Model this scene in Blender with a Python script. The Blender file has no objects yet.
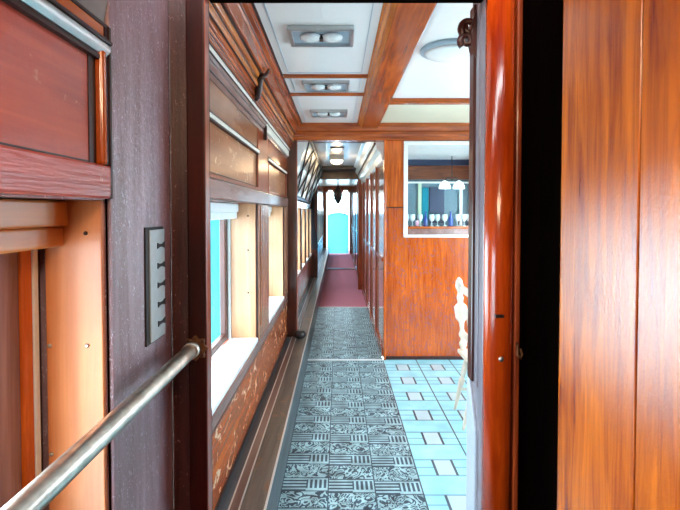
import bpy, bmesh, math, random
from mathutils import Vector, Matrix
random.seed(7)
PI = math.pi
sc = bpy.context.scene
COL = sc.collection
EYE = 1.55

# ------------------------------------------------------------------ materials
def new_mat(name):
    m = bpy.data.materials.new(name); m.use_nodes = True
    nt = m.node_tree; b = nt.nodes['Principled BSDF']
    return m, nt, b

def nd(nt, typ, **kw):
    n = nt.nodes.new(typ)
    for k, v in kw.items():
        if k.startswith('i_'):
            n.inputs[k[2:].replace('_', ' ')].default_value = v
        else: setattr(n, k, v)
    return n

def coords(nt, scale):
    tc = nd(nt, 'ShaderNodeTexCoord'); mp = nd(nt, 'ShaderNodeMapping')
    mp.inputs['Scale'].default_value = scale
    nt.links.new(tc.outputs['Object'], mp.inputs['Vector'])
    return mp.outputs['Vector']

def ramp(nt, fac, stops):
    r = nd(nt, 'ShaderNodeValToRGB'); e = r.color_ramp.elements
    while len(e) < len(stops): e.new(0.5)
    for el, (p, c) in zip(e, stops):
        el.position = p; el.color = (*c, 1) if len(c) == 3 else c
    nt.links.new(fac, r.inputs['Fac']); return r.outputs['Color']

def mixc(nt, fac, a, b):
    m = nd(nt, 'ShaderNodeMix', data_type='RGBA')
    for s, v in ((m.inputs[0], fac), (m.inputs[6], a), (m.inputs[7], b)):
        if isinstance(v, (float, int)): s.default_value = v
        elif isinstance(v, tuple): s.default_value = (*v, 1)
        else: nt.links.new(v, s)
    return m.outputs[2]

AX = {'z': lambda s: (s, s, s*.07), 'y': lambda s: (s, s*.07, s), 'x': lambda s: (s*.07, s, s)}

def wood(name, dark, light, axis='z', scale=22, rough=.28, coat=.35, bump=.12, wear=None, spec=.5, crackle=0, mid=None, spots=None):
    m, nt, b = new_mat(name); L = nt.links.new
    v = coords(nt, AX[axis](scale))
    n = nd(nt, 'ShaderNodeTexNoise'); n.inputs['Scale'].default_value = 1; n.inputs['Detail'].default_value = 7
    n.inputs['Roughness'].default_value = .62; n.inputs['Distortion'].default_value = .8; L(v, n.inputs['Vector'])
    st = [(.32, dark), (.68, light)] if mid is None else [(.3, dark), (.5, mid), (.7, light)]
    c = ramp(nt, n.outputs['Fac'], st)
    big = nd(nt, 'ShaderNodeTexNoise'); big.inputs['Scale'].default_value = 3.0; big.inputs['Detail'].default_value = 3
    L(coords(nt, (1, 1, 1)), big.inputs['Vector'])
    bl = ramp(nt, big.outputs['Fac'], [(.35, (.72, .68, .66)), (.65, (1, 1, 1))])
    mm = nd(nt, 'ShaderNodeMix', data_type='RGBA', blend_type='MULTIPLY'); mm.inputs[0].default_value = .8
    L(c, mm.inputs[6]); L(bl, mm.inputs[7]); c = mm.outputs[2]
    fine = nd(nt, 'ShaderNodeTexNoise'); fine.inputs['Scale'].default_value = 6 if not crackle else 5
    fine.inputs['Detail'].default_value = 6; L(v, fine.inputs['Vector'])
    hgt = fine.outputs['Fac']
    if crackle:
        cr = nd(nt, 'ShaderNodeTexNoise'); cr.inputs['Scale'].default_value = crackle; cr.inputs['Detail'].default_value = 8
        cr.inputs['Roughness'].default_value = .7
        L(coords(nt, (1, 1, .6)), cr.inputs['Vector']); hgt = cr.outputs['Fac']
    if wear:
        wc, th, ws = wear
        w = nd(nt, 'ShaderNodeTexNoise'); w.inputs['Scale'].default_value = ws; w.inputs['Detail'].default_value = 6
        w.inputs['Distortion'].default_value = 1.5; w.inputs['Roughness'].default_value = .65
        L(coords(nt, {'z': (1, 1, .55), 'y': (1, .6, 1), 'x': (.55, 1, 1)}[axis]), w.inputs['Vector'])
        f = ramp(nt, w.outputs['Fac'], [(th, (0, 0, 0)), (th+.03, (1, 1, 1))])
        c = mixc(nt, f, c, wc)
    L(c, b.inputs['Base Color'])
    bp = nd(nt, 'ShaderNodeBump'); bp.inputs['Strength'].default_value = bump; bp.inputs['Distance'].default_value = .004
    L(hgt, bp.inputs['Height']); L(bp.outputs['Normal'], b.inputs['Normal'])
    b.inputs['Roughness'].default_value = rough
    b.inputs['Specular IOR Level'].default_value = spec
    b.inputs['Coat Weight'].default_value = coat; b.inputs['Coat Roughness'].default_value = rough*.6
    L(bp.outputs['Normal'], b.inputs['Coat Normal'])
    return m

def plain(name, col, rough=.4, metal=0, bump=0, bscale=60, coat=0, emit=None, var=0, spec=.5):
    m, nt, b = new_mat(name); L = nt.links.new
    n = nd(nt, 'ShaderNodeTexNoise'); n.inputs['Scale'].default_value = bscale; n.inputs['Detail'].default_value = 5
    L(coords(nt, (1, 1, 1)), n.inputs['Vector'])
    d = 1 - (var or .08)
    c = ramp(nt, n.outputs['Fac'], [(.35, tuple(x*d for x in col)), (.65, col)])
    L(c, b.inputs['Base Color'])
    b.inputs['Roughness'].default_value = rough; b.inputs['Metallic'].default_value = metal
    b.inputs['Coat Weight'].default_value = coat; b.inputs['Specular IOR Level'].default_value = spec
    if bump:
        bp = nd(nt, 'ShaderNodeBump'); bp.inputs['Strength'].default_value = bump; bp.inputs['Distance'].default_value = .003
        L(n.outputs['Fac'], bp.inputs['Height']); L(bp.outputs['Normal'], b.inputs['Normal'])
    if emit:
        b.inputs['Emission Color'].default_value = (*emit[0], 1); b.inputs['Emission Strength'].default_value = emit[1]
    return m

def glass_mat(name, tint=(.9, .97, 1), refl=.08):
    m = bpy.data.materials.new(name); m.use_nodes = True; nt = m.node_tree; nt.nodes.clear(); L = nt.links.new
    o = nd(nt, 'ShaderNodeOutputMaterial'); mx = nd(nt, 'ShaderNodeMixShader'); mx.inputs[0].default_value = refl
    t = nd(nt, 'ShaderNodeBsdfTransparent'); t.inputs[0].default_value = (*tint, 1)
    g = nd(nt, 'ShaderNodeBsdfGlossy'); g.inputs['Roughness'].default_value = .02
    n = nd(nt, 'ShaderNodeTexNoise'); n.inputs['Scale'].default_value = 8
    c = ramp(nt, n.outputs['Fac'], [(.3, tuple(x*.96 for x in tint)), (.7, tint)]); L(c, t.inputs[0])
    L(t.outputs[0], mx.inputs[1]); L(g.outputs[0], mx.inputs[2]); L(mx.outputs[0], o.inputs[0])
    return m

def frosted(name, col):
    m = bpy.data.materials.new(name); m.use_nodes = True; nt = m.node_tree; nt.nodes.clear(); L = nt.links.new
    o = nd(nt, 'ShaderNodeOutputMaterial'); mx = nd(nt, 'ShaderNodeMixShader'); mx.inputs[0].default_value = .12
    t = nd(nt, 'ShaderNodeBsdfTranslucent'); g = nd(nt, 'ShaderNodeBsdfGlossy'); g.inputs['Roughness'].default_value = .2
    n = nd(nt, 'ShaderNodeTexNoise'); n.inputs['Scale'].default_value = 5
    c = ramp(nt, n.outputs['Fac'], [(.3, tuple(x*.93 for x in col)), (.7, col)]); L(c, t.inputs[0])
    L(t.outputs[0], mx.inputs[1]); L(g.outputs[0], mx.inputs[2]); L(mx.outputs[0], o.inputs[0])
    return m

W_ORANGE = (.62, .17, .022); W_DK = (.13, .022, .008)
M = {}
M['mahog_z'] = wood('mahogany vertical', (.15, .022, .008), (.42, .075, .016), 'z', scale=34)
M['mahog_y'] = wood('mahogany lengthwise', (.20, .028, .006), (.60, .12, .018), 'y', rough=.24, scale=30)
M['mahog_x'] = wood('mahogany crosswise', (.22, .035, .008), (.62, .14, .022), 'x', rough=.24, scale=30)
M['orange_z'] = wood('honey mahogany panel', (.38, .055, .005), (.78, .17, .015), 'z', scale=36, rough=.2, bump=.1)
M['leaf'] = wood('weathered door varnish', (.26, .024, .001), (.84, .20, .002), 'z', scale=34, rough=.23, coat=.9, bump=.17, crackle=150, spec=.5)
M['partition'] = wood('partition panel varnish', (.40, .050, .005), (.74, .155, .011), 'z', scale=44, rough=.2, coat=.6, bump=.3, crackle=70, wear=((.34, .085, .065), .55, 28))
M['dark_z'] = wood('dark stained post', (.025, .005, .004), (.085, .016, .010), 'z', rough=.28)
M['stile'] = wood('dark red door stile', (.014, .0015, .001), (.060, .005, .0015), 'z', rough=.45, coat=0, spec=.25)
M['casing'] = wood('red glossy casing', (.30, .018, .002), (.72, .09, .005), 'z', scale=24, rough=.2, coat=.6, bump=.25)
M['black_wood'] = wood('blackened wood', (.002, .001, .001), (.004, .002, .0015), 'z', rough=1, coat=0, spec=0)  # also paints in the deep shade of the doorway recess
M['purple'] = wood('bloomed maroon varnish', (.19, .08, .10), (.44, .30, .38), 'z', scale=16, rough=.28, coat=1, bump=1, crackle=60, spec=.8, wear=((.62,.55,.70), .60, 140))
M['near_panel'] = wood('rosy mahogany panel', (.38, .045, .018), (.68, .13, .055), 'y', scale=18, rough=.3, coat=.3, bump=.25, crackle=45, wear=((.58, .22, .14), .66, 22))
M['near_rail'] = wood('near mahogany rail', (.34, .035, .018), (.60, .09, .045), 'y', rough=.32, bump=.35, wear=((.6, .26, .18), .7, 25))
M['frieze'] = wood('frieze panel', (.26, .10, .045), (.46, .22, .12), 'y', scale=8, rough=.25, bump=.1)
M['scratched'] = wood('peeling varnish panel', (.28, .050, .014), (.56, .14, .03), 'y', scale=20, rough=.25, bump=.3, wear=((.72, .50, .34), .585, 13))
M['scratched_up'] = wood('peeling upper panel', (.30, .09, .03), (.45, .17, .07), 'y', scale=16, rough=.3, bump=.3, wear=((.60, .40, .24), .60, 15))
M['mauve'] = wood('bloomed mauve rail', (.20, .11, .10), (.34, .20, .18), 'y', rough=.25, bump=.15)
M['jamb'] = wood('window jamb varnish', (.56, .17, .05), (.84, .34, .12), 'z', scale=12, rough=.35, coat=.15, bump=.12, crackle=60)
M['jamb_pale'] = wood('sun bleached jamb', (.46, .22, .10), (.66, .38, .20), 'z', scale=12, rough=.4, coat=.1, bump=.1)
M['post'] = wood('window post', (.28, .11, .07), (.50, .24, .13), 'z', rough=.25, bump=.1)
M['mauve_z'] = wood('bloomed mauve stile', (.16, .07, .08), (.30, .16, .17), 'z', rough=.25)
M['sill'] = plain('white painted sill', (.86, .90, .93), .3, coat=.3)
M['sash'] = wood('sash red brown', (.03, .008, .006), (.11, .03, .02), 'z', rough=.4, coat=.1)
M['sash_pale'] = plain('pale sash paint', (.70, .78, .80), .35)
M['shade'] = wood('orange roller shade', (.50, .17, .03), (.75, .30, .06), 'y', scale=20, rough=.4)
M['white_ceil'] = plain('white enamel ceiling', (.90, .91, .90), .25, coat=.35, bscale=3, var=.03)
M['cream_ceil'] = plain('cream ceiling', (.80, .80, .62), .3, coat=.2, bscale=3)
M['groove'] = plain('grey blue bead', (.38, .48, .56), .4)
M['cream'] = plain('cream paint', (.82, .78, .68), .35)
M['silver'] = plain('brushed nickel', (.62, .64, .64), .3, metal=.9)
M['steel'] = plain('worn steel rail', (.68, .63, .55), .34, metal=1, bump=.15, bscale=40, var=.3)
M['brass'] = plain('aged brass', (.16, .07, .03), .45, metal=.6, bump=.3)
M['lens'] = plain('lamp lens', (.80, .84, .84), .15)
M['warm_lens'] = plain('warm lamp lens', (.9, .7, .5), .2, emit=((1, .72, .42), 6))
M['black'] = plain('black iron', (.012, .012, .014), .35, bump=.1)
M['dark_iron'] = plain('dark bronze', (.05, .025, .02), .35, metal=.3)
M['alu'] = plain('grey painted plate', (.50, .58, .60), .35, metal=.2, bump=.2)
M['jamb_grey'] = plain('lavender grey enamel', (.22, .21, .25), .22, coat=.4, bump=.1, bscale=30)
M['block'] = plain('pale blue enamel', (.46, .54, .66), .3, coat=.3)  # pale blue puts reflected daylight into the base colour
M['white_frame'] = plain('white gloss frame', (.88, .92, .90), .3, coat=.2)
M['chair'] = wood('bleached pine', (.72, .60, .46), (.90, .84, .74), 'z', scale=18, rough=.4)
M['chair_brown'] = wood('brown chair seat', (.35, .16, .08), (.55, .30, .15), 'x', rough=.4)
M['duct'] = wood('worn duct cover', (.05, .038, .032), (.15, .12, .10), 'y', scale=18, rough=.35, bump=.3, crackle=25, wear=((.14, .07, .035), .58, 5))
M['duct_blue'] = wood('worn slate gap', (.015, .02, .03), (.10, .14, .17), 'y', scale=12, rough=.4, bump=.3, crackle=30)
M['duct_rail'] = wood('mauve duct rail', (.10, .05, .045), (.20, .12, .10), 'y', scale=12, rough=.3)
M['duct_edge'] = plain('bare metal edge', (.62, .58, .54), .3, metal=.5)
M['glass'] = glass_mat('window glass')
M['blue_glass'] = frosted('pale blue frosted glass', (.22, .52, .66))
M['mirror'] = plain('silvered mirror', (.90, .95, .95), .015, metal=1)
M['globe'] = plain('opal glass shade', (.92, .94, .90), .2, emit=((.9, 1, .95), 1.2))
M['carpet'] = plain('mauve carpet', (.58, .22, .30), .9, bump=.6, bscale=250, var=.35, spec=.1)
M['thresh'] = plain('pale metal threshold', (.75, .78, .80), .35, metal=.3)
M['curtain'] = plain('black curtain cloth', (.015, .015, .022), .9)
M['teal'] = plain('slate blue paint', (.13, .22, .27), .4)
M['pale_green'] = plain('pale green paint', (.50, .62, .45), .4)
M['navy'] = plain('navy paint', (.02, .04, .09), .3)
M['turquoise'] = plain('turquoise painted boards', (.025, .24, .32), 1, spec=0)
M['brown_x'] = wood('brown crosswise', (.10, .03, .015), (.28, .09, .04), 'x', rough=.3, scale=30)
M['black_fillet'] = plain('blackened groove', (.03, .008, .004), .5)  # thin strips in this colour paint in the shade between mouldings
M['cove_grey'] = plain('grey brown cove', (.20, .15, .13), .4, coat=.2, bscale=12, var=.4)
M['outer_stile'] = wood('dark maroon stile', (.03, .008, .007), (.09, .025, .02), 'z', rough=.35, coat=.4, bump=.6, crackle=60, wear=((.30, .16, .15), .63, 90))
M['outer'] = plain('outer shell paint', (.12, .03, .02), .5)
M['clearglass'] = plain('drinking glass', (.75, .92, .95), .08, coat=.5)
M['bottle_blue'] = plain('blue bottle glass', (.03, .08, .35), .1, coat=.5)
M['pinkglass'] = plain('pink tumbler', (.75, .45, .62), .12, coat=.5)

# patterned floor tiles
def mth(nt, op, a, b=None):
    n = nd(nt, 'ShaderNodeMath', operation=op)
    for i, v in enumerate((a, b)):
        if v is None: continue
        if isinstance(v, (int, float)): n.inputs[i].default_value = v
        else: nt.links.new(v, n.inputs[i])
    return n.outputs[0]

def tile_mats():
    # --- aisle: basket weave band and scroll band in each tile
    m, nt, b = new_mat('patterned aisle tile'); L = nt.links.new
    X = lambda o, a, c=None: mth(nt, o, a, c)
    tc = nd(nt, 'ShaderNodeTexCoord'); sp = nd(nt, 'ShaderNodeSeparateXYZ'); L(tc.outputs['Object'], sp.inputs[0])
    u = X('DIVIDE', X('ADD', sp.outputs[0], .317), .2623); v = X('DIVIDE', X('SUBTRACT', sp.outputs[1], 1.39), .268)
    fu = X('FRACT', u); iu = X('FLOOR', u)
    v = X('ADD', v, X('MULTIPLY', iu, .06)); fv = X('FRACT', v)
    band = X('LESS_THAN', fv, .46)
    half = X('GREATER_THAN', fu, .52)
    vert = X('LESS_THAN', X('FRACT', X('MULTIPLY', fu, 10)), .55)
    hori = X('LESS_THAN', X('FRACT', X('MULTIPLY', fv, 9)), .5)
    inner = X('MULTIPLY', X('LESS_THAN', fv, .40), X('GREATER_THAN', fv, .10))
    vert = X('MULTIPLY', vert, inner)
    weave = X('ADD', X('MULTIPLY', vert, half), X('MULTIPLY', hori, X('SUBTRACT', 1, half)))
    ns = nd(nt, 'ShaderNodeTexNoise'); ns.inputs['Scale'].default_value = 11; ns.inputs['Detail'].default_value = 1
    mp = nd(nt, 'ShaderNodeMapping'); mp.inputs['Scale'].default_value = (1, .85, 1); L(tc.outputs['Object'], mp.inputs[0]); L(mp.outputs[0], ns.inputs[0])
    ns.inputs['Distortion'].default_value = 2.2
    swirl = X('LESS_THAN', X('FRACT', X('MULTIPLY', ns.outputs['Fac'], 5)), .46)
    pat = X('ADD', X('MULTIPLY', weave, band), X('MULTIPLY', swirl, X('SUBTRACT', 1, band)))
    lines = X('MAXIMUM', X('LESS_THAN', X('ABSOLUTE', X('SUBTRACT', fu, .5)), -1), X('GREATER_THAN', X('ABSOLUTE', X('SUBTRACT', fu, .5)), .487))
    lines = X('MAXIMUM', lines, X('LESS_THAN', X('ABSOLUTE', X('SUBTRACT', fv, .46)), .018))
    lines = X('MAXIMUM', lines, X('GREATER_THAN', X('ABSOLUTE', X('SUBTRACT', fv, .5)), .485))
    allm = X('MAXIMUM', pat, lines)
    wr = nd(nt, 'ShaderNodeTexNoise'); wr.inputs['Scale'].default_value = 9; wr.inputs['Detail'].default_value = 6; L(tc.outputs['Object'], wr.inputs[0])
    base = ramp(nt, wr.outputs['Fac'], [(.3, (.17, .27, .31)), (.7, (.42, .64, .70))])
    dark = ramp(nt, wr.outputs['Fac'], [(.35, (.008, .018, .028)), (.75, (.04, .09, .14))])
    L(mixc(nt, allm, base, dark), b.inputs['Base Color'])
    b.inputs['Roughness'].default_value = .42; b.inputs['Specular IOR Level'].default_value = .35; b.inputs['Coat Weight'].default_value = .05; b.inputs['Coat Roughness'].default_value = .25
    M['aisle'] = m
    # --- lounge: pale tiles with a small pink block framed by two dark bars
    m, nt, b = new_mat('pale lounge tile'); L = nt.links.new
    tc = nd(nt, 'ShaderNodeTexCoord'); sp = nd(nt, 'ShaderNodeSeparateXYZ'); L(tc.outputs['Object'], sp.inputs[0])
    u = X('DIVIDE', X('SUBTRACT', sp.outputs[0], .470), .347); v = X('DIVIDE', X('SUBTRACT', sp.outputs[1], 1.51), .352)
    fu = X('FRACT', u); fv = X('FRACT', v)
    col_l = X('GREATER_THAN', X('ABSOLUTE', X('SUBTRACT', fu, .5)), .485)
    row_in = X('MULTIPLY', X('GREATER_THAN', fv, .12), X('LESS_THAN', fv, .60))
    bar = X('MAXIMUM', X('LESS_THAN', X('ABSOLUTE', X('SUBTRACT', fu, .34)), .022), X('LESS_THAN', X('ABSOLUTE', X('SUBTRACT', fu, .68)), .022))
    bar = X('MULTIPLY', bar, row_in)
    dk = X('MAXIMUM', col_l, bar)
    pink = X('MULTIPLY', X('MULTIPLY', X('GREATER_THAN', fu, .36), X('LESS_THAN', fu, .66)), row_in)
    hl = X('MAXIMUM', X('LESS_THAN', X('ABSOLUTE', X('SUBTRACT', fv, .12)), .025), X('LESS_THAN', X('ABSOLUTE', X('SUBTRACT', fv, .60)), .025))
    hl = X('MAXIMUM', hl, X('MULTIPLY', X('LESS_THAN', X('ABSOLUTE', X('SUBTRACT', fv, .36)), .02), X('SUBTRACT', 1, pink)))
    wr = nd(nt, 'ShaderNodeTexNoise'); wr.inputs['Scale'].default_value = 6; wr.inputs['Detail'].default_value = 5; L(tc.outputs['Object'], wr.inputs[0])
    base = ramp(nt, wr.outputs['Fac'], [(.3, (.22, .56, .68)), (.7, (.34, .74, .86))])
    c = mixc(nt, X('MULTIPLY', pink, .42), base, (.62, .50, .52))
    c = mixc(nt, X('MULTIPLY', hl, .75), c, (.12, .26, .36))
    c = mixc(nt, dk, c, (.03, .06, .09))
    L(c, b.inputs['Base Color'])
    b.inputs['Roughness'].default_value = .28; b.inputs['Coat Weight'].default_value = .3; b.inputs['Coat Roughness'].default_value = .25
    M['lounge_tile'] = m
tile_mats()

# ------------------------------------------------------------------ mesh helpers
class MB:
    def __init__(s): s.v = []; s.f = []; s.smooth = []
    def add(s, vs, fs, sm=False):
        o = len(s.v); s.v += [tuple(p) for p in vs]
        for f in fs: s.f.append(tuple(o+i for i in f)); s.smooth.append(sm)
        return s
    def box(s, x0, x1, y0, y1, z0, z1):
        x0, x1 = sorted((x0, x1)); y0, y1 = sorted((y0, y1)); z0, z1 = sorted((z0, z1))
        vs = [(x0,y0,z0),(x1,y0,z0),(x1,y1,z0),(x0,y1,z0),(x0,y0,z1),(x1,y0,z1),(x1,y1,z1),(x0,y1,z1)]
        return s.add(vs, [(3,2,1,0),(4,5,6,7),(0,1,5,4),(1,2,6,5),(2,3,7,6),(3,0,4,7)])
    def prism(s, prof, a, b, axis='y', smooth=False):
        """closed profile extruded; axis y: prof=(x,z); axis z: prof=(x,y); axis x: prof=(y,z)"""
        def P(p, t):
            return {'y': (p[0], t, p[1]), 'z': (p[0], p[1], t), 'x': (t, p[0], p[1])}[axis]
        n = len(prof); vs = [P(p, a) for p in prof] + [P(p, b) for p in prof]
        ar = sum(prof[i][0]*prof[(i+1) % n][1]-prof[(i+1) % n][0]*prof[i][1] for i in range(n))
        fs = [tuple(range(n)), tuple(range(2*n-1, n-1, -1))]
        s.add(vs, fs)
        o = len(s.v)-2*n
        for i in range(n):
            j = (i+1) % n; s.f.append((o+i, o+n+i, o+n+j, o+j)); s.smooth.append(smooth)
        return s
    def tube(s, pts, r, n=12, caps=True):
        pts = [Vector(p) for p in pts]; rs = r if isinstance(r, (list, tuple)) else [r]*len(pts)
        o = len(s.v); up = None
        for i, p in enumerate(pts):
            d = (pts[min(i+1, len(pts)-1)]-pts[max(i-1, 0)]).normalized()
            if up is None: up = d.orthogonal().normalized()
            up = (up - d*up.dot(d)).normalized(); w = d.cross(up)
            for k in range(n):
                a = 2*PI*k/n; s.v.append(tuple(p+(up*math.cos(a)+w*math.sin(a))*rs[i]))
        for i in range(len(pts)-1):
            for k in range(n):
                k2 = (k+1) % n
                s.f.append((o+i*n+k, o+i*n+k2, o+(i+1)*n+k2, o+(i+1)*n+k)); s.smooth.append(True)
        if caps:
            s.f.append(tuple(o+k for k in range(n-1, -1, -1))); s.smooth.append(False)
            e = o+(len(pts)-1)*n; s.f.append(tuple(e+k for k in range(n))); s.smooth.append(False)
        return s
    def lathe(s, prof, c, n=20, tilt=None):
        """prof: (r, z) from bottom to top, revolved about z at c"""
        o = len(s.v); T = tilt or Matrix.Identity(3)
        for r, z in prof:
            for k in range(n):
                a = 2*PI*k/n; p = T @ Vector((max(r, 1e-4)*math.cos(a), max(r, 1e-4)*math.sin(a), z))
                s.v.append((c[0]+p.x, c[1]+p.y, c[2]+p.z))
        for i in range(len(prof)-1):
            for k in range(n):
                k2 = (k+1) % n
                s.f.append((o+i*n+k, o+i*n+k2, o+(i+1)*n+k2, o+(i+1)*n+k)); s.smooth.append(True)
        s.f.append(tuple(o+k for k in range(n-1, -1, -1))); s.smooth.append(False)
        e = o+(len(prof)-1)*n; s.f.append(tuple(e+k for k in range(n))); s.smooth.append(False)
        return s
    def build(s, name, mat, parent=None, bevel=0, seg=2, origin=None):
        me = bpy.data.meshes.new(name)
        off = Vector(origin) if origin else Vector((0, 0, 0))
        me.from_pydata([tuple(Vector(p)-off) for p in s.v], [], s.f)
        for p, sm in zip(me.polygons, s.smooth): p.use_smooth = sm
        bm = bmesh.new(); bm.from_mesh(me); bmesh.ops.recalc_face_normals(bm, faces=bm.faces); bm.to_mesh(me); bm.free()
        me.materials.append(M[mat] if isinstance(mat, str) else mat)
        o = bpy.data.objects.new(name, me); COL.objects.link(o); o.location = off
        if parent: o.parent = parent
        if bevel:
            b = o.modifiers.new('edge', 'BEVEL'); b.width = bevel; b.segments = seg; b.limit_method = 'ANGLE'; b.angle_limit = .6
        return o

def bx(*a): return MB().box(*a)
def S(o): o['kind'] = 'structure'; return o
def tag(o, label, cat, group=None):
    o['label'] = label; o['category'] = cat
    if group: o['group'] = group
    return o
def empty(name, loc=(0, 0, 0)):
    o = bpy.data.objects.new(name, None); COL.objects.link(o); o.location = loc; return o
def thing(name, label, cat, group=None): return tag(empty(name), label, cat, group)
def sthing(name): return S(empty(name))
def copy_tree(o, parent=None):
    c = o.copy(); COL.objects.link(c)
    if parent: c.parent = parent
    for ch in list(o.children): copy_tree(ch, c)
    return c
def portal(loc, rot, sx, sy):
    l = bpy.data.lights.new('daylight portal', 'AREA'); l.shape = 'RECTANGLE'; l.size = sx; l.size_y = sy
    l.cycles.is_portal = True
    o = bpy.data.objects.new('daylight_portal', l); COL.objects.link(o); o.location = loc; o.rotation_euler = rot
    return o

# ================================================================== FLOORS
S(bx(-.56, .470, 1.34, 7.27, -.06, 0).build('floor_aisle', 'aisle'))
S(bx(.470, 2.34, 1.34, 4.70, -.06, 0).build('floor_lounge', 'lounge_tile'))
S(bx(-.56, .56, 7.27, 18.2, -.06, 0).build('floor_carpet', 'carpet'))
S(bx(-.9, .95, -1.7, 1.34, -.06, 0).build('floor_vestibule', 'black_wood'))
tag(bx(-.317, .475, 4.655, 4.690, 0, .006).build('threshold_strip', 'thresh'), 'pale strip across the patterned aisle tiles at the partition', 'threshold strip')
tag(bx(-.317, .475, 7.25, 7.285, 0, .008).build('threshold_strip', 'thresh'), 'pale strip where patterned tiles meet the mauve carpet', 'threshold strip')
tag(bx(-.317, .475, 12.1, 12.16, 0, .03).build('carpet_edge_strip', 'dark_z'), 'dark strip across the mauve carpet far down the corridor', 'threshold strip')

# ================================================================== LEFT WALL OF THE CORRIDOR
XW, XO = -.54, -.735           # inner face, sash plane
ZS, ZH = .72, 1.605            # sill, header
# (y0, y1) of the window openings
near_w = [(1.52, 2.96), (3.42, 4.42)]
far_w = []
y = 4.92
while y < 16.0:
    far_w.append((y, y+.66)); y += .86
wins = near_w + far_w
def wall_left():
    mb = MB()
    mb.box(XO-.03, XW, 1.39, 17.0, -.05, ZS-.03)
    mb.box(XO-.03, XW, 1.39, 17.0, ZH, 2.14)
    ys = [1.39] + [v for w in wins for v in w] + [17.0]
    for a, b in zip(ys[::2], ys[1::2]): mb.box(XO-.03, XW, a, b, ZS-.03, ZH)
    return mb
S(wall_left().build('wall_left', 'mahog_z'))

wcount = [0]
def window(y0, y1, xi, xo, z0, z1, jm, near=False, detail=True):
    wcount[0] += 1
    r = sthing('window_%d' % wcount[0])
    # sash: frame of four bars with a pane
    f = MB(); t = .045
    x0, x1 = xo-.02, xo+.015
    f.box(x0, x1, y0, y1, z0, z0+t); f.box(x0, x1, y0, y1, z1-t, z1)
    f.box(x0, x1, y0, y0+t, z0+t, z1-t); tw = .10 if detail and not near else t
    f.box(x0, x1, y1-tw, y1, z0+t, z1-t)
    fr = f.build('window_frame', 'sash', r, bevel=.004)
    bx(xo-.004, xo, y0+t, y1-tw, z0+t, z1-t).build('pane', 'glass', fr)
    if detail and not near:
        g = MB()
        g.box(xo+.015, xo+.03, y1-.035, y1-.005, z0, z1-.1); g.box(xo+.015, xo+.03, y0+.005, y0+.035, z0, z1-.1)
        g.build('sash_bead', 'sash_pale', fr, bevel=.003)
    if near:
        g = MB(); g.box(xo+.015, xo+.03, y1-.045, y1-.03, z0, z1-.1); g.build('white_bead', 'sash_pale', fr, bevel=.002)
        bx(xo+.015, xo+.028, y1-.075, y1-.046, z0, z1-.1).build('orange_stile', 'orange_z', fr, bevel=.003)
        bx(xo+.010, xo+.022, y1-.155, y1-.076, z0, z1-.1).build('mauve_stile', 'mauve_z', fr, bevel=.003)
    # reveals
    bx(xo+.032, xi-.002, y1-.012, y1, z0, z1).build('jamb', jm, r, bevel=.002)
    bx(xo+.032, xi-.002, y0, y0+.012, z0, z1).build('jamb', jm, r, bevel=.002)
    bx(xo+.02, xi+.012, y0, y1, z0-.03, z0).build('window_sill', 'sill', r, bevel=.006)
    if detail:
        # roller blind box under the head
        bl = MB(); bl.box(xo+.017, xo+.085, y0+.013, y1-.013, z1-.055, z1-.002)
        bl.box(xo+.017, xo+.075, y0+.013, y1-.013, z1-.098, z1-.0555)
        bl.build('blind_box', 'shade' if near else 'sash_pale', r, bevel=.006, seg=3)
    portal((xo-.03, (y0+y1)/2, (z0+z1)/2), (0, -PI/2, 0), z1-z0, y1-y0)
    return r
w1 = window(1.52, 2.96, XW, XO, ZS, ZH, 'jamb_pale')
for z in (ZH-.08, 1.30, 1.02): 
    MB().lathe([(.006, 0), (.006, .002), (.003, .004)], (XW-.05, 2.948, z), 8, Matrix.Rotation(PI/2, 3, 'X')).build('screw', 'dark_iron', w1)
w2 = window(3.42, 4.42, XW, XO, ZS, ZH, 'jamb_pale')
for a, b in far_w: window(a, b, XW, XO, ZS, ZH, 'jamb_pale', detail=False)

# framing trim of section 1
t = sthing('trim_1')                      # pilasters between windows
for a, b in ((2.975, 3.405), (4.44, 4.68)):
    g = MB(); g.box(XW, XW+.008, a-.012, a, ZS, ZH); g.box(XW, XW+.008, b, b+.012, ZS, ZH); g.build('dark_bead', 'black_fillet', t)  # dark lines painted in as shade beside the pilasters
    p = MB(); p.box(XW, XW+.016, a, b, ZS-.02, 1.69)
    p.box(XW+.016, XW+.022, a+.06, b-.06, ZS+.06, 1.6)
    p.build('pilaster', 'post', t, bevel=.005)
bx(XW, XW+.022, 1.39, 4.68, ZH, 1.690).build('head_rail', 'mauve', t, bevel=.006)
bx(XW, XW+.014, 1.39, 4.68, .625, ZS-.032).build('sill_rail', 'mauve', t, bevel=.004)
g = MB(); g.box(XW, XW+.016, 1.39, 4.68, ZH-.004, ZH+.004); g.box(XW, XW+.015, 1.39, 4.68, .620, .628); g.box(XW, XW+.012, 1.39, 4.68, .255, .272); g.box(XW, XW+.018, 1.39, 4.68, 1.686, 1.694); g.build('dark_bead', 'black_fillet', t)  # dark lines painted in as shade along the rails
bx(XW, XW+.006, 1.39, 4.68, .26, .625).build('wainscot_panel', 'scratched', t)
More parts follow.
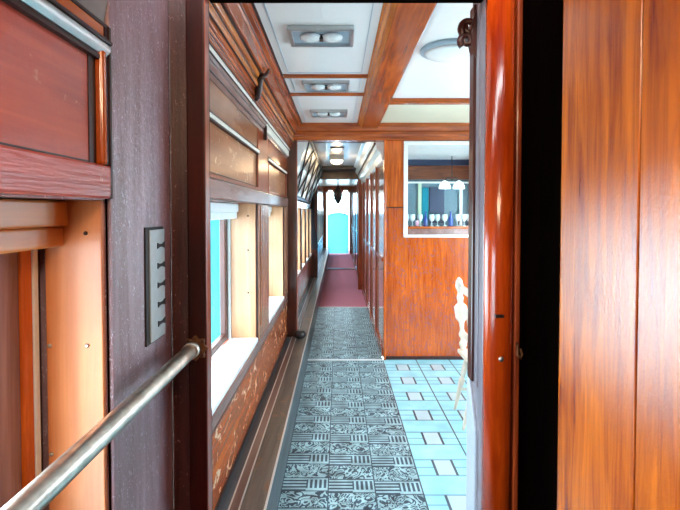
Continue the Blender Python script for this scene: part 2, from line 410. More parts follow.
# upper panels
for a, b in ((1.45, 2.98), (3.40, 4.60)):
    r = sthing('trim_%d' % (2 if a < 2 else 3))
    bx(XW, XW+.004, a, b, 1.69, 1.95).build('panel', 'scratched_up', r)
    f = MB(); w = .022
    f.box(XW, XW+.018, a, b, 1.69, 1.69+w); f.box(XW, XW+.018, a, a+w, 1.69+w, 1.95-w); f.box(XW, XW+.018, b-w, b, 1.69+w, 1.95-w)
    f.build('panel_moulding', 'mahog_z', r, bevel=.005)
    g = MB(); g.box(XW, XW+.006, a+w, b-w, 1.69+w, 1.69+w+.008); g.box(XW, XW+.006, b-w-.01, b-w, 1.69+w, 1.95-w); g.box(XW, XW+.021, a, b, 1.928, 1.936); g.box(XW, XW+.020, a, b, 1.957, 1.964)
    g.build('shadow_gap', 'black_fillet', r)  # solid dark strips standing in for shade around the panel
    bx(XW, XW+.024, a, b, 1.935, 1.957).build('panel_top_bead', 'cream', r, bevel=.006)
bx(XW, XW+.014, 2.98, 3.40, 1.69, 2.12).build('stile', 'mahog_z', t, bevel=.004)
bx(XW, XW+.008, 1.39, 2.98, 1.957, 2.12).build('frieze', 'frieze', t)
bx(XW, XW+.008, 3.40, 4.68, 1.957, 2.12).build('frieze', 'mahog_y', t)

# cornice of stepped mouldings
def cornice(y0, y1, name, groups):
    r = sthing(name)
    for nm, mat, pr in groups:
        MB().prism(pr, y0, y1, 'y').build(nm, mat, r, bevel=.003)
    return r
XB = XO-.03
def qr(cx, cz, r, a0, a1, n=6): return [(cx+r*math.cos(math.radians(a0+(a1-a0)*i/n)), cz+r*math.sin(math.radians(a0+(a1-a0)*i/n))) for i in range(n+1)]
groups = [
    ('bead', 'mauve', [(XB, 2.10), (-.525, 2.10), (-.520, 2.118), (-.525, 2.136), (-.512, 2.150), (-.512, 2.165), (-.505, 2.180), (XB, 2.180)]),
    ('white_bead', 'cream', [(XB, 2.180), (-.500, 2.180), (-.497, 2.192), (-.500, 2.206), (XB, 2.206)]),
    ('lower_cove', 'mahog_y', [(XB, 2.206), (-.490, 2.206), (-.490, 2.228), (-.480, 2.238), (-.480, 2.262), (-.468, 2.270), (XB, 2.270)]),
    ('orange_torus', 'orange_y', [(XB, 2.270), (-.464, 2.270), (-.455, 2.280), (-.455, 2.300), (-.464, 2.308), (-.448, 2.314), (-.440, 2.330), (-.448, 2.346), (XB, 2.346)]),
    ('upper_fascia', 'mahog_y', [(XB, 2.346), (-.425, 2.346), (-.412, 2.40), (-.405, 2.41), (-.405, 2.425), (-.385, 2.430), (-.380, 2.445), (-.365, 2.450), (-.365, 2.50), (XB, 2.50)]),
]
M['orange_y'] = wood('orange cornice', (.42, .095, .015), (.70, .21, .035), 'y', rough=.2)
groups += [('fillet', 'black_fillet', [(XB, z0), (xx, z0), (xx, z0+.005), (XB, z0+.005)]) for z0, xx in ((2.1285, -.5195), (2.1635, -.5105), (2.178, -.499), (2.2035, -.493), (2.229, -.4845), (2.268, -.462), (2.3065, -.455), (2.3445, -.434), (2.41, -.402), (2.447, -.362))]  # black strips painting in the shade between cornice steps
cornice(1.39, 4.68, 'trim_4', groups)

bx(XW, -.506, 3.22, 4.66, 2.125, 2.214).build('cream_fascia', 'cream', t, bevel=.003)
bx(XW, -.504, 3.19, 3.22, 2.06, 2.16).build('dark_block', 'black_fillet', t, bevel=.003)
# iron S bracket on the cornice
pts = []
for i in range(17):
    a = i/16; yy = 2.62
    pts.append((-.515+.115*a, yy+.05*math.sin(a*2*PI), 2.17+.20*a+.018*math.sin(a*4*PI)))
tag(MB().tube(pts, [.008+.012*math.sin(PI*min(1, max(0, i/16))) for i in range(17)], 10).build('bracket_hook', 'dark_iron'),
    'small dark S-shaped iron hook fixed across the wooden cornice above the windows', 'hook')

# heater duct along the wall foot
d = thing('heater_duct_cover', 'long worn grey-brown box cover along the wall foot beside the patterned tiles', 'duct cover')
bx(XW, -.480, 1.39, 17, 0, .232).build('back_channel', 'duct_blue', d)
bx(-.480, -.432, 1.39, 17, 0, .245).build('rail', 'duct_rail', d, bevel=.003)
bx(-.482, -.476, 1.39, 17, .245, .250).build('edge_strip', 'duct_edge', d)
bx(-.437, -.431, 1.39, 17, .245, .250).build('edge_strip', 'duct_edge', d)
bx(-.431, -.324, 1.39, 17, 0, .240).build('top_board', 'duct', d, bevel=.002)
bx(-.326, -.317, 1.39, 17, .235, .246).build('edge_strip', 'duct_edge', d)
bx(-.324, -.317, 1.39, 17, 0, .235).build('front_board', 'duct_blue', d)

# far corridor left trim
t = sthing('trim_5')
bx(XW, XW+.02, 4.78, 17, ZH, 1.69).build('head_rail', 'mahog_y', t)
bx(XW, XW+.006, 4.78, 17, .26, .69).build('wainscot_panel', 'scratched', t)
ys = [4.78] + [v for w in far_w for v in w] + [17.0]
for a, b in zip(ys[::2], ys[1::2]): bx(XW, XW+.012, a+.03, b-.03, ZS, 1.69).build('pilaster', 'dark_z', t, bevel=.004)
# sloping lattice panel above far windows
t = sthing('trim_6')
A, B = Vector((XW, 0, 1.72)), Vector((-.30, 0, 2.34))
nrm = Vector((B.z-A.z, 0, -(B.x-A.x))).normalized()
MB().prism([(XB, 1.69), (XW, 1.69), (A.x, A.z), (B.x, B.z), (B.x, 2.5), (XB, 2.5)], 4.78, 8.95, 'y').build('cove_panel', 'white_frame', t)
la = MB()
def slope_bar(y0, s0, y1, s1, w=.035):
    p0 = A.lerp(B, s0); p1 = A.lerp(B, s1); p0 = Vector((p0.x, y0, p0.z)); p1 = Vector((p1.x, y1, p1.z))
    dr = (p1-p0).normalized(); sd = dr.cross(nrm)*w/2; h = nrm*.016
    vs = [p0-sd, p0+sd, p1+sd, p1-sd]; vs = vs+[q+h for q in vs]
    la.add(vs, [(3,2,1,0),(4,5,6,7),(0,1,5,4),(1,2,6,5),(2,3,7,6),(3,0,4,7)])
y = 4.8
while y < 8.2:
    slope_bar(y, .08, y+.8, .95, .022); slope_bar(y+.8, .08, y, .95, .022); y += .8
slope_bar(4.79, .05, 8.9, .05, .02); slope_bar(4.79, .97, 8.9, .97, .02)
la.build('lattice', 'black', t)

# ================================================================== CEILINGS
ZC = 2.46
S(bx(XB, 2.4, 1.36, 4.68, ZC+.03, ZC+.10).build('ceiling', 'outer'))
t = sthing('trim_7')   # white ceiling panels
ylines = [(1.5, 2.995), (3.035, 3.455), (3.495, 4.68)]
for a, b in ylines:
    p = bx(-.37, .20, a, b, ZC, ZC+.03).build('ceiling_panel', 'white_ceil', t)
    g = MB(); x0, x1, e = -.325, .155, .004
    yb0, yb1 = a+.03, b-.03
    g.box(x0, x0+e, yb0, yb1, ZC-.004, ZC); g.box(x1-e, x1, yb0, yb1, ZC-.004, ZC)
    g.box(x0, x1, yb0, yb0+e, ZC-.004, ZC); g.box(x0, x1, yb1-e, yb1, ZC-.004, ZC)
    g.build('bead', 'groove', p)
for yy in (3.015, 3.475):
    MB().prism([(yy-.02, ZC+.03), (yy-.02, ZC-.008), (yy-.012, ZC-.02), (yy+.012, ZC-.02), (yy+.02, ZC-.008), (yy+.02, ZC+.03)], -.37, .20, 'x').build('cross_moulding', 'mahog_x', t, bevel=.003)
bx(.42, 2.4, 1.36, 3.63, ZC, ZC+.03).build('lounge_panel', 'white_ceil', t)
bx(.42, 2.4, 3.70, 4.68, ZC, ZC+.03).build('lounge_panel', 'cream_ceil', t)
MB().prism([(3.62, ZC+.03), (3.62, ZC-.01), (3.635, ZC-.035), (3.70, ZC-.035), (3.71, ZC-.01), (3.71, ZC+.03)], .40, 2.4, 'x').build('cross_moulding', 'mahog_x', t, bevel=.004)
# longitudinal soffit beam
t = sthing('trim_8')
bx(.245, .405, 1.36, 4.68, 2.405, ZC+.03).build('beam_soffit', 'mahog_y', t, bevel=.003)
MB().prism([(.195, ZC+.02), (.195, ZC-.01), (.205, ZC-.016), (.205, ZC-.028), (.222, ZC-.034), (.222, ZC-.044), (.245, ZC-.05), (.245, ZC+.02)], 1.36, 4.68, 'y').build('beam_moulding', 'orange_y', t, bevel=.002)
MB().prism([(.405, ZC+.02), (.405, ZC-.045), (.412, ZC-.045), (.425, ZC-.01), (.425, ZC+.02)], 1.36, 4.68, 'y').build('beam_edge', 'mauve', t, bevel=.002)

# ceiling lights
def ceiling_light(label):
    r = thing('ceiling_light', label, 'ceiling light', 'rectangular lamps along the aisle ceiling')
    f = MB(); f.box(-.165, .165, -.115, -.095, -.026, 0); f.box(-.165, .165, .095, .115, -.026, 0)
    f.box(-.165, -.145, -.095, .095, -.026, 0); f.box(.145, .165, -.095, .095, -.026, 0)
    f.build('lamp_frame', 'silver', r, bevel=.004)
    bx(-.145, .145, -.095, .095, -.008, -.001).build('reflector', 'groove', r)
    for k in (-1, 1):
        MB().lathe([(.02, -.034), (.05, -.026), (.055, -.014), (.045, -.008)], (k*.055, 0, 0), 20).build('lens', 'lens', r)
    bx(-.01, .01, -.02, .02, -.03, -.008).build('catch', 'dark_iron', r)
    return r
labels = ['rectangular silver ceiling lamp nearest the doorway, on the first white panel',
          'rectangular silver ceiling lamp on the short panel between two wooden cross mouldings',
          'rectangular silver ceiling lamp on the last white panel before the cross beam']
cl = ceiling_light(labels[0])
for i, (yy, lb) in enumerate(zip((2.33, 3.245, 4.13), labels)):
    c = cl if i == 0 else copy_tree(cl)
    c.location = (-.085, yy, ZC); c['label'] = lb
# round dome lamp
r = thing('ceiling_dome_lamp', 'round shallow white dome lamp on the ceiling over the pale tiles', 'ceiling light')
MB().lathe([(.14, ZC-.022), (.156, ZC-.016), (.16, ZC-.001)], (.62, 2.54, 0), 40).build('rim', 'groove', r)
MB().lathe([(.02, ZC-.055), (.07, ZC-.050), (.115, ZC-.036), (.138, ZC-.0225)], (.62, 2.54, 0), 40).build('dome', 'white_ceil', r)

# ================================================================== CROSS PARTITION AT Y = 4.68
t = sthing('trim_9')
MB().prism([(4.66, 2.29), (4.655, 2.33), (4.64, 2.345), (4.64, 2.375), (4.65, 2.385), (4.64, 2.40), (4.62, 2.42), (4.62, 2.455), (4.60, 2.465), (4.60, 2.50), (4.78, 2.50), (4.78, 2.29)], XB, 2.4, 'x').build('cross_beam', 'mahog_x', t, bevel=.003)
bx(XW, -.428, 4.68, 4.78, 0.24, 2.30).build('post', 'dark_z', t, bevel=.008)
bx(-.434, -.424, 4.682, 4.70, .24, 2.30).build('post_bead', 'mahog_z', t, bevel=.003)
MB().lathe([(.048, .2505), (.060, .265), (.064, .285), (.058, .305), (.045, .32), (.035, .325)], (-.395, 4.63, 0), 24).build('post_foot', 'black', t)

r = sthing('wall_partition')
bx(.500, 2.34, 4.70, 4.78, 0, 2.30).build('panel_field', 'partition', r)
bx(.478, .500, 4.66, 4.79, 0, 2.30).build('corner_post', 'orange_z', r, bevel=.006)
f = MB(); f.box(.500, .70, 4.688, 4.70, 1.60, 2.29)
f.build('upper_stile', 'orange_z', r, bevel=.003)
bx(.500, .705, 4.684, 4.70, 1.592, 1.603).build('joint_bead', 'dark_z', r)
bx(.500, 2.34, 4.682, 4.70, 0, .035).build('foot_rail', 'dark_z', r, bevel=.003)

# mirror
r = thing('wall_mirror', 'white-framed mirror on the varnished partition reflecting shelves, lamps and glassware', 'mirror')
x0, x1, z0, z1, w = .682, 1.56, 1.285, 2.285, .042
f = MB(); f.box(x0, x1, 4.672, 4.699, z0, z0+w*.7); f.box(x0, x1, 4.672, 4.699, z1-w*.9, z1)
f.box(x0, x0+w, 4.672, 4.699, z0+w*.7, z1-w*.9); f.box(x1-w, x1, 4.672, 4.699, z0+w*.7, z1-w*.9)
f.build('mirror_frame', 'white_frame', r, bevel=.006)
bx(x0+w, x1-w, 4.684, 4.698, z0+w*.7, z1-w*.9).build('mirror_glass', 'mirror', r)

# ================================================================== FAR CORRIDOR (beyond the partition)
r = sthing('wall_right')
bx(.485, .56, 4.79, 17, 0, 2.42).build('wall_panel', 'pink_panel' if 'pink_panel' in M else 'mahog_z', r)
far_r = wood('glossy corridor panel', (.42, .24, .20), (.66, .44, .38), 'z', scale=20, rough=.14, coat=.8, bump=.08)  # pale pink base paints in the window sheen on the wood
r.children[0].data.materials[0] = far_r
for yy in (5.55, 6.45, 7.4, 8.4, 9.6, 11, 12.6, 14.4, 15.8):
    bx(.462, .486, yy, yy+.07, 0, 2.3).build('pilaster', 'mahog_z', r, bevel=.005)
bx(.468, .486, 4.79, 17, 0, .1).build('skirting', 'mahog_y', r)
bx(.468, .486, 4.79, 17, 1.02, 1.07).build('dado_rail', 'mahog_y', r)
S(bx(XB, .6, 4.78, 8.95, 2.40, 2.47).build('ceiling_corridor', 'far_ceil' if 'far_ceil' in M else 'white_ceil'))
t = sthing('trim_10')
bx(-.36, .38, 4.80, 5.35, 2.365, 2.40).build('dark_band', 'black', t)
bx(-.36, .38, 8.30, 8.9, 2.345, 2.40).build('dark_band', 'black', t)
bx(-.34, -.30, 5.35, 8.3, 2.37, 2.40).build('side_band', 'dark_z', t)
MB().prism([(.485, 2.10), (.485, 2.40), (.29, 2.40), (.29, 2.375), (.33, 2.36), (.36, 2.31), (.40, 2.27), (.41, 2.22), (.455, 2.18), (.465, 2.10)], 4.79, 8.95, 'y').build('cove_moulding', 'white_frame', t)
bx(.38, .40, 4.79, 8.95, 2.268, 2.285).build('cove_line', 'dark_iron', t)
r = thing('corridor_ceiling_lamp', 'glowing amber ceiling lamp in the narrow corridor ahead of the carpet', 'ceiling light')
bx(-.13, .09, 6.72, 7.05, 2.33, 2.40).build('lamp_body', 'silver', r, bevel=.008)
MB().lathe([(.05, 2.285), (.08, 2.30), (.095, 2.33)], (-.02, 6.88, 0), 24).build('lamp_lens', 'warm_lens', r)
tag(bx(-.10, .08, 5.9, 6.05, 2.385, 2.40).build('ceiling_vent', 'black'), 'small dark vent on the corridor ceiling before the amber lamp', 'vent')

# second portal at Y = 8.95
t = sthing('trim_11')
bx(XB, .56, 8.95, 9.08, 2.20, 2.47).build('cross_beam', 'dark_z', t, bevel=.004)
bx(XW, -.405, 8.95, 9.08, .24, 2.25).build('post', 'dark_z', t, bevel=.006)
bx(.40, .49, 8.95, 9.08, 0, 2.25).build('post', 'mahog_z', t, bevel=.006)
S(bx(XB, .6, 9.08, 17.3, 2.50, 2.56).build('ceiling_end', 'cream_ceil'))
t = sthing('trim_12')
bx(XB, XW, 9.08, 17, 2.14, 2.52).build('upper_wall', 'mahog_y', t)
bx(.485, .56, 9.08, 17, 2.42, 2.52).build('upper_wall', 'mahog_y', t)
tag(MB().prism([(-.50, 1.95), (-.46, 1.95), (-.455, 1.3), (-.40, .98), (-.39, .85), (-.50, .80), (-.52, .98), (-.51, 1.3)], 8.72, 8.84, 'y').build('tied_curtain', 'curtain', bevel=.012),
    'narrow black cloth hanging by the dark post at the far windows', 'curtain')

# end wall with arched pale blue door
r = sthing('wall_end')
f = MB(); f.box(XB, -.45, 16.5, 16.6, 0, 2.5); f.box(.44, .56, 16.5, 16.6, 0, 2.5); f.box(-.45, .44, 16.5, 16.6, 2.28, 2.5)
f.build('end_panel', 'mahog_x', r)
dr = sthing('door_1')
arch = [(-.40, .02), (.40, .02), (.40, 1.40)] + [(.40*math.cos(a), 1.40+.13*math.sin(a)) for a in [PI*i/12 for i in range(1, 12)]] + [(-.40, 1.40)]
MB().prism(arch, 16.50, 16.53, 'y').build('door_panel', 'blue_glass', dr)
f = MB(); f.box(-.45, -.41, 16.48, 16.56, 0, 2.28); f.box(.41, .44, 16.48, 16.56, 0, 2.28); f.box(-.41, .41, 16.48, 16.56, 2.24, 2.28)
f.build('door_frame', 'white_frame', dr, bevel=.005)
bx(-.41, .41, 16.54, 16.545, 1.40, 2.24).build('door_glass', 'glass', dr)
portal((0, 16.7, 1.2), (-PI/2, 0, 0), .85, 2.2)

# chandelier
r = thing('chandelier', 'small dark metal chandelier with globe shades hanging near the corridor end', 'chandelier')
cx, cy = 0, 12.0
MB().tube([(cx, cy, 2.50), (cx, cy, 2.22)], .012, 8).build('stem', 'black', r)
MB().lathe([(.02, 1.76), (.05, 1.80), (.10, 1.90), (.12, 2.0), (.10, 2.12), (.04, 2.22), (.02, 2.26)], (cx, cy, 0), 16).build('body', 'dark_iron', r)
for k in range(4):
    a = PI/4+k*PI/2; c, s = math.cos(a), math.sin(a)
    MB().tube([(cx+.08*c, cy+.08*s, 1.98), (cx+.18*c, cy+.18*s, 1.88), (cx+.27*c, cy+.27*s, 1.93), (cx+.28*c, cy+.28*s, 1.99)], .011, 8).build('arm', 'dark_iron', r)
    MB().lathe([(.03, 1.99), (.07, 2.02), (.075, 2.07), (.05, 2.12)], (cx+.28*c, cy+.28*s, 0), 12).build('shade', 'globe', r)

# ================================================================== LOUNGE (beside the aisle)
r = sthing('wall_lounge_side')
wy = [(1.75, 2.55), (2.75, 3.55), (3.72, 4.5)]
f = MB(); f.box(2.34, 2.42, 1.36, 4.78, 0, .45); f.box(2.34, 2.42, 1.36, 4.78, 2.05, 2.5)
ys = [1.36] + [v for w in wy for v in w] + [4.78]
for a, b in zip(ys[::2], ys[1::2]): f.box(2.34, 2.42, a, b, .45, 2.05)
f.build('side_panel', 'mahog_z', r)
for a, b in wy:
    wcount[0] += 1; q = sthing('window_%d' % wcount[0])
    f = MB(); f.box(2.35, 2.40, a, b, .45, .49); f.box(2.35, 2.40, a, b, 2.01, 2.05); f.box(2.35, 2.40, a, a+.04, .49, 2.01); f.box(2.35, 2.40, b-.04, b, .49, 2.01)
    fr = f.build('window_frame', 'sash', q, bevel=.004)
    bx(2.37, 2.374, a+.04, b-.04, .49, 2.01).build('pane', 'glass', fr)
    portal((2.44, (a+b)/2, 1.25), (0, PI/2, 0), 1.6, b-a)
# rear wall of the lounge, seen in the mirror
r = sthing('wall_lounge_rear')
bx(.56, 2.34, 1.38, 1.46, 0, 2.46).build('rear_panel', 'teal', r)
bx(.56, 2.34, 1.46, 1.50, 2.12, 2.36).build('brown_cornice', 'brown_x', r, bevel=.004)
bx(.56, 2.34, 1.46, 1.54, 2.36, 2.46).build('navy_band', 'navy', r, bevel=.004)
bx(.56, 2.34, 1.46, 1.51, 2.05, 2.08).build('white_band', 'white_frame', r, bevel=.004)
bx(1.40, 1.46, 1.46, 1.50, 1.31, 2.05).build('pale_pilaster', 'pale_green', r, bevel=.004)
bx(2.12, 2.17, 1.46, 1.52, 1.31, 2.05).build('pale_pilaster', 'white_frame', r, bevel=.004)
bx(1.60, 1.86, 1.46, 1.49, 1.36, 1.98).build('blue_panel', 'navy', r, bevel=.004)
bx(1.47, 1.58, 1.46, 1.49, 1.36, 1.98).build('teal_panel', 'turquoise', r, bevel=.004)
sb = thing('back_bar', 'tall wooden back bar with a glass-laden top, seen in the mirror', 'back bar')
bx(1.0, 2.30, 1.48, 1.80, 0, 1.27).build('body', 'mahog_z', sb, bevel=.004)
bx(.98, 2.32, 1.48, 1.84, 1.27, 1.31).build('top', 'mahog_x', sb, bevel=.005)
bx(.98, 2.32, 1.84, 1.846, 1.16, 1.265).build('front_rail', 'mauve', sb, bevel=.002)
for k in range(3): bx(1.04+k*.43, 1.42+k*.43, 1.80, 1.815, .12, 1.12).build('cabinet_door', 'orange_z', sb, bevel=.004)
prof = [(.036, 0), (.036, .005), (.006, .012), (.006, .075), (.034, .095), (.046, .14), (.042, .20)]
stemmed = tag(MB().lathe(prof, (0, 0, 0), 14).build('wine_glass', 'clearglass'), '', 'glass', 'wine glasses along the back bar top')
mats_lbl = []
xs = [1.18, 1.27, 1.41, 1.60, 1.71, 1.82, 2.05, 2.15, 2.25]
for i, x in enumerate(xs):
    g = stemmed if i == 0 else stemmed.copy()
    if i: COL.objects.link(g)
    g.location = (x, 1.64+.05*(i % 2), 1.31); g['label'] = 'clear stemmed glass standing on the back bar, reflected in the mirror'
for x, mt, lb in ((1.50, 'bottle_blue', 'dark blue bottle among clear glasses in the mirror'), (1.93, 'bottle_blue', 'dark bottle between stemmed glasses, further along the mirrored bar')):
    tag(MB().lathe([(.035, 1.31), (.037, 1.32), (.037, 1.44), (.015, 1.49), (.012, 1.55), (.014, 1.56)], (x, 1.66, 0), 14).build('bottle', mt), lb, 'bottle')
tag(MB().lathe([(.03, 1.31), (.036, 1.40), (.035, 1.405)], (1.34, 1.74, 0), 14).build('tumbler', 'pinkglass'), 'pink tumbler near the end of the mirrored bar', 'glass')
lp = thing('pendant_lamp', 'dark pendant with two white bell shades reflected in the mirror', 'pendant lamp')
MB().tube([(1.86, 2.0, 2.46), (1.86, 2.0, 2.10)], .008, 8).build('rod', 'black', lp)
MB().tube([(1.745, 2.0, 2.06), (1.80, 2.0, 2.12), (1.86, 2.0, 2.08), (1.92, 2.0, 2.12), (1.975, 2.0, 2.06)], .011, 8).build('arm', 'black', lp)
for x in (1.745, 1.975):
    MB().lathe([(.095, 1.93), (.093, 1.96), (.075, 2.01), (.035, 2.045), (.02, 2.06)], (x, 2.0, 0), 24).build('lamp_shade', 'globe', lp)

# chair with turned posts
ch = thing('dining_chair', 'pale turned-post chair with splayed legs standing on the pale tiles by the doorway edge', 'chair')
bx(.93, 1.33, 3.12, 3.56, .43, .465).build('seat', 'chair', ch, bevel=.012, seg=3)
def turned(p0, p1, prof, n=14):
    p0, p1 = Vector(p0), Vector(p1); mb = MB(); k = 40; pts = []; rs = []
    for i in range(k+1):
        a = i/k; pts.append(p0.lerp(p1, a))
        for (a0, r0), (a1, r1) in zip(prof, prof[1:]):
            if a0 <= a <= a1+1e-6:
                q = (a-a0)/max(1e-6, a1-a0); q = q*q*(3-2*q); rs.append(r0+(r1-r0)*q); break
    return mb.tube(pts, rs, n)
legp = [(0, .011), (.3, .017), (.55, .024), (.62, .014), (.68, .022), (1, .018)]
for a, b in (((.87, 3.16, 0), (.975, 3.19, .43)), ((.90, 3.50, 0), (.985, 3.47, .43)), ((1.37, 3.12, 0), (1.29, 3.19, .43)), ((1.37, 3.56, 0), (1.29, 3.49, .43))):
    turned(a, b, legp).build('leg', 'chair', ch)
backp = [(0, .016), (.1, .03), (.16, .014), (.22, .028), (.3, .016), (.38, .02), (.46, .045), (.6, .05), (.66, .02), (.72, .026), (.8, .016), (.88, .032), (.95, .026), (1, .008)]
for yy in (3.17, 3.51): turned((.965, yy, .46), (.925, yy, 1.04), backp).build('back_post', 'chair', ch)
for zz, xx in ((.60, .955), (.80, .942), (.96, .93)):
    bx(xx-.008, xx+.008, 3.17, 3.51, zz-.03, zz+.03).build('back_rail', 'chair', ch, bevel=.006)
turned((.93, 3.17, .16), (1.32, 3.15, .16), [(0, .01), (.5, .016), (1, .01)]).build('stretcher', 'chair', ch)
turned((.935, 3.49, .16), (1.33, 3.53, .16), [(0, .01), (.5, .016), (1, .01)]).build('stretcher', 'chair', ch)

ch.location = (.02, 0, 0)
# ================================================================== DOORWAY (Y = 1.34)
dz = 2.19
r = sthing('door_2')      # the open doorway framing
bx(-.50, -.445, 1.34, 1.39, 0, 2.6).build('outer_stile', 'outer_stile', r, bevel=.004)
bx(-.448, -.392, 1.332, 1.39, 0, dz+.02).build('stile', 'stile', r, bevel=.006)
bx(-.398, -.391, 1.335, 1.375, 0, dz).build('edge_bead', 'mahog_z', r, bevel=.002)
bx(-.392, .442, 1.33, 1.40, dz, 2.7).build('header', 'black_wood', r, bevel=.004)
bx(.440, .54, 1.36, 1.49, 0, 2.7).build('jamb', 'jamb_grey', r, bevel=.003)
bx(.432, .444, 1.445, 1.493, 1.0, dz+.02).build('door_stop', 'dark_z', r, bevel=.004)
bx(.436, .443, 1.40, 1.43, 1.0, dz+.02).build('inner_bead', 'jamb_grey', r, bevel=.002)
MB().prism([(1.40, 0), (1.495, 0), (1.495, 1.0), (1.47, 1.0), (1.40, .86)], .431, .443, 'x').build('foot_block', 'block', r, bevel=.004)
# rounded casing
pr = [(.442, 1.37)] + [(.480+.042*math.cos(a), 1.345+.040*math.sin(a)) for a in [PI+PI*i/14 for i in range(15)]] + [(.524, 1.37)]
MB().prism(pr, 0, 2.7, 'z', smooth=True).build('casing', 'casing', r)
bx(.520, .537, 1.318, 1.36, 0, 2.7).build('casing_edge', 'mahog_z', r, bevel=.005)
MB().lathe([(.008, 0), (.008, .003), (.004, .006)], (.477, 1.306, 1.12), 10, Matrix.Rotation(PI/2, 3, 'X')).build('screw', 'silver', r)
bx(.458, .482, 1.298, 1.31, 1.243, 1.251).build('latch_slot', 'black', r)
hk = tag(MB().tube([(.526, 1.315, 1.165), (.526, 1.306, 1.15), (.522, 1.298, 1.135), (.530, 1.296, 1.125), (.536, 1.300, 1.135), (.534, 1.308, 1.15)], .004, 8).build('door_hook', 'brass'),
         'small brass hook on the edge of the red door casing', 'hook')
# carved scroll bracket at the top of the jamb
r = thing('scroll_bracket', 'dark carved wooden scroll bracket at the top of the doorway', 'bracket')
def scroll(cx, cz, R, turns, y0, y1, w=.012):
    mb = MB(); pts = []
    for i in range(30):
        a = i/29; ang = -PI*.3+turns*2*PI*a; rr = R*(1-.75*a)
        pts.append((cx-rr*math.cos(ang), (y0+y1)/2, cz+rr*math.sin(ang)))
    return mb.tube(pts, [w*(1-.4*i/29) for i in range(30)], 10)
scroll(.420, 2.140, .028, 1.3, 1.44, 1.48).build('scroll', 'dark_z', r)
scroll(.413, 2.100, .022, 1.3, 1.44, 1.48).build('scroll', 'dark_z', r)
MB().prism([(.440, 2.21), (.448, 2.21), (.448, 2.04), (.437, 2.04), (.427, 2.075), (.420, 2.115), (.427, 2.16), (.437, 2.19)], 1.435, 1.485, 'y').build('backplate', 'dark_z', r, bevel=.003)

# ================================================================== VESTIBULE (camera side)
# left wall with one window
XV, XVO = -.50, -.655
r = sthing('wall_vestibule_left')
f = MB(); f.box(XVO-.04, XV, -1.6, .10, 0, 1.94); f.box(XVO-.04, XV, .10, .966, 0, .60); f.box(XVO-.04, XV, .10, .966, 1.575, 1.94); f.box(XVO-.04, XV-.0, .966, 1.34, 0, 2.6)
f.build('wall_panel', 'purple', r)
w = window(.10, .966, XV, XVO, .60, 1.575, 'jamb', near=True)
for dx in (-.115, -.035):
    for z in (1.505, 1.265, 1.03, .8):
        MB().lathe([(.0045, 0), (.0045, .002), (.002, .0035)], (XV+dx, .9535, z), 10, Matrix.Rotation(PI/2, 3, 'X')).build('screw', 'dark_iron' if z > 1.4 else 'silver', w)
t = sthing('trim_13')
bx(XV, XV+.016, -.6, .967, 1.578, 1.648).build('lower_rail', 'near_rail', t, bevel=.005)
bx(XV, XV+.003, -.6, .93, 1.648, 1.885).build('panel', 'near_panel', t)
bx(XV, XV+.020, .925, .945, 1.648, 1.885).build('inner_bead', 'orange_z', t, bevel=.006)
bx(XV, XV+.014, .945, .966, 1.648, 1.94).build('stile', 'stile', t, bevel=.004)
MB().prism([(XV, 1.870), (XV+.014, 1.875), (XV+.024, 1.885), (XV+.024, 1.897), (XV, 1.901)], -.6, .955, 'y').build('white_bead', 'lilac_bead' if 'lilac_bead' in M else 'silver', t, bevel=.003)  # bright nickel here paints in the glare along the moulding
bx(XV, XV+.012, -.6, .962, 1.903, 1.938).build('upper_rail', 'orange_y', t, bevel=.003)
bx(XV, XV+.010, .972, .992, 0, 2.6).build('edge_bead', 'purple', t, bevel=.003)
bx(XV-.001, XV+.002, .9665, .9715, 0, 1.94).build('joint', 'black_wood', t)
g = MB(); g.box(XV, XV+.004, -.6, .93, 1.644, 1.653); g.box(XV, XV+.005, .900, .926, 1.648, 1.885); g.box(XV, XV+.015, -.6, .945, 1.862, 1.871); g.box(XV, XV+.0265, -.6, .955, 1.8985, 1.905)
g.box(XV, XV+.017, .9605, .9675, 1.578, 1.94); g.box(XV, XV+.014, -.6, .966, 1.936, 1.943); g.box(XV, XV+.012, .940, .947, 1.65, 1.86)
g.build('shadow_gap', 'black_fillet', t)  # dark strips painted in for the deep shadow beside panel and bead
# curved ceiling of the vestibule
prof = [(-.5, 1.94), (-.486, 2.01), (-.462, 2.09), (-.42, 2.17), (-.35, 2.24), (-.22, 2.29), (0, 2.31), (.3, 2.31), (.62, 2.31)]
out = [(.62, 2.4), (-.7, 2.4), (-.7, 1.94)]
S(MB().prism(prof+out, -1.6, .9665, 'y').build('ceiling_vestibule', 'cove_grey'))
S(bx(-.7, .7, .966, 1.36, 2.6, 2.66).build('ceiling_doorway', 'outer'))
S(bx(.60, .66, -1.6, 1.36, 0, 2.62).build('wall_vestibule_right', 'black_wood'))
S(bx(.54, .66, 1.34, 1.38, 0, 2.7).build('wall_recess', 'black_wood'))  # near black, so the recess shade sits in the colour
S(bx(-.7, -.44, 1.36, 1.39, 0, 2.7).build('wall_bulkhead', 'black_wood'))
# unseen rear wall, left solid so no light comes from behind the viewer
r = sthing('wall_rear')
f = MB(); f.box(-.7, -.32, -1.66, -1.6, 0, 2.4); f.box(.32, .66, -1.66, -1.6, 0, 2.4); f.box(-.32, .32, -1.66, -1.6, 0, 2.4)
f.build('rear_panel', 'mahog_z', r)

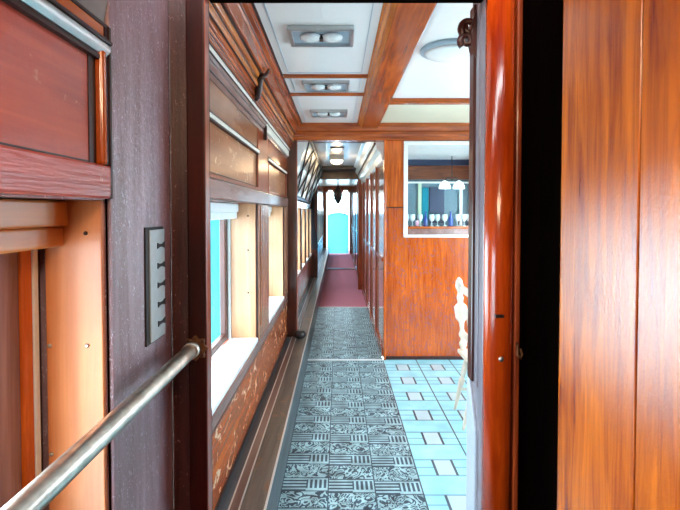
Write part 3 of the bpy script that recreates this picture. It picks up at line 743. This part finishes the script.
# door leaf folded back beside the camera
r = sthing('door_3')
mb = MB(); mb.box(.50, .54, .02, .748, .01, 2.28)
mb.build('door_plank', 'leaf', r, bevel=.003)
pr = [(.54, .751), (.54, .99)] + [(.54-.04+.04*math.cos(a), .99+.04*math.sin(a)) for a in [PI/2*i/8 for i in range(1, 8)]] + [(.50+.0*i, 1.02-.01*i) for i in range(0)]
pr = [(.54, .751), (.54, 1.03), (.525, 1.03)] + [(.525-.025*math.sin(a), 1.005+.025*math.cos(a)) for a in [PI/2*i/8 for i in range(1, 9)]] + [(.50, .751)]
MB().prism(pr, .01, 2.28, 'z').build('door_plank', 'leaf', r, bevel=.002)

# slotted plate
r = thing('wall_mounted_plate', 'narrow grey metal plate with five dark notches on the dark varnished wall', 'plate')
bx(XV, XV+.004, 1.158, 1.275, 1.200, 1.510).build('backing', 'black', r)
bx(XV+.004, XV+.008, 1.178, 1.275, 1.204, 1.502).build('plate', 'alu', r, bevel=.001)
for z in (1.458, 1.403, 1.350, 1.297, 1.244):
    mb = MB(); xx = XV+.008
    mb.prism([(1.222, z+.008), (1.236, z+.004), (1.254, z+.004), (1.272, z+.009), (1.272, z-.009), (1.254, z-.004), (1.236, z-.004), (1.222, z-.008)], xx, xx+.002, 'x')
    mb.build('notch', 'black', r)

# handrail
r = thing('handrail', 'long round steel handrail running along the window wall to the door stile', 'handrail')
MB().tube([(-.43, y, 1.145) for y in (-1.4, 0, .6, 1.2, 1.327)], .0205, 24).build('rail', 'steel', r)
fl = MB()
pr = []
for i in range(32):
    a = 2*PI*i/32; rr = .034*(1+.16*math.cos(8*a)); pr.append((-.424+rr*math.cos(a), 1.145+rr*math.sin(a)))
fl.prism(pr, 1.325, 1.333, 'y'); ro = fl.build('rosette', 'brass', r, bevel=.002)
for k in range(4):
    a = PI/4+k*PI/2
    MB().lathe([(.005, 0), (.004, .003)], (-.424+.029*math.cos(a), 1.325, 1.145+.029*math.sin(a)), 8, Matrix.Rotation(PI/2, 3, 'X')).build('screw', 'dark_iron', ro)
MB().tube([(-.43, 1.29, 1.145), (-.43, 1.328, 1.145)], .024, 20).build('collar', 'steel', r)

# ================================================================== OUTSIDE
S(bx(-3.3, -3.0, 6.5, 40, -5, 3.2).build('wall_outside', 'turquoise'))  # backdrop added beyond the glass to turn the window slit cyan
# ================================================================== LIGHT
w = bpy.data.worlds.new('World'); sc.world = w; w.use_nodes = True; nt = w.node_tree; L = nt.links.new
bg = nt.nodes['Background']
tc = nd(nt, 'ShaderNodeTexCoord'); sp = nd(nt, 'ShaderNodeSeparateXYZ'); L(tc.outputs['Generated'], sp.inputs[0])
zz = mth(nt, 'ADD', mth(nt, 'MULTIPLY', sp.outputs[2], .5), .5)
c = ramp(nt, zz, [(.30, (.55, .62, .64)), (.47, (.74, .90, 1.0)), (.56, (.85, .95, 1.0)), (.75, (1.0, .99, .97)), (1, (.92, .96, 1.0))])
L(c, bg.inputs[0]); bg.inputs[1].default_value = 9.0

def lamp(loc, e, size, col=(1, .85, .65)):
    l = bpy.data.lights.new('lamp', 'POINT'); l.energy = e; l.color = col; l.shadow_soft_size = size
    o = bpy.data.objects.new('lamp', l); COL.objects.link(o); o.location = loc
lamp((.05, -.35, 2.12), 22, .12, (1, .72, .45))  # unseen warm lamp added behind the camera to brighten leaf and panels
lamp((-.02, 6.88, 2.24), 4, .06, (1, .7, .4))

# ================================================================== CAMERA
cam = bpy.data.cameras.new('Camera'); co = bpy.data.objects.new('Camera', cam); COL.objects.link(co)
cam.lens = 36*450/680; cam.sensor_width = 36; cam.clip_start = .02
co.location = (0, 0, EYE); co.rotation_euler = (PI/2-math.radians(1.5), 0, 0)
cam.shift_x = 2/680; cam.shift_y = -(255-223.8)/680
sc.camera = co
sc.view_settings.view_transform = 'Standard'; sc.view_settings.look = 'None'
sc.view_settings.gamma = 1; sc.view_settings.use_curve_mapping = False
sc.view_settings.exposure = 0.95
sc.cycles.max_bounces = 10; sc.cycles.diffuse_bounces = 6; sc.cycles.transparent_max_bounces = 16
sc.cycles.sample_clamp_indirect = 8
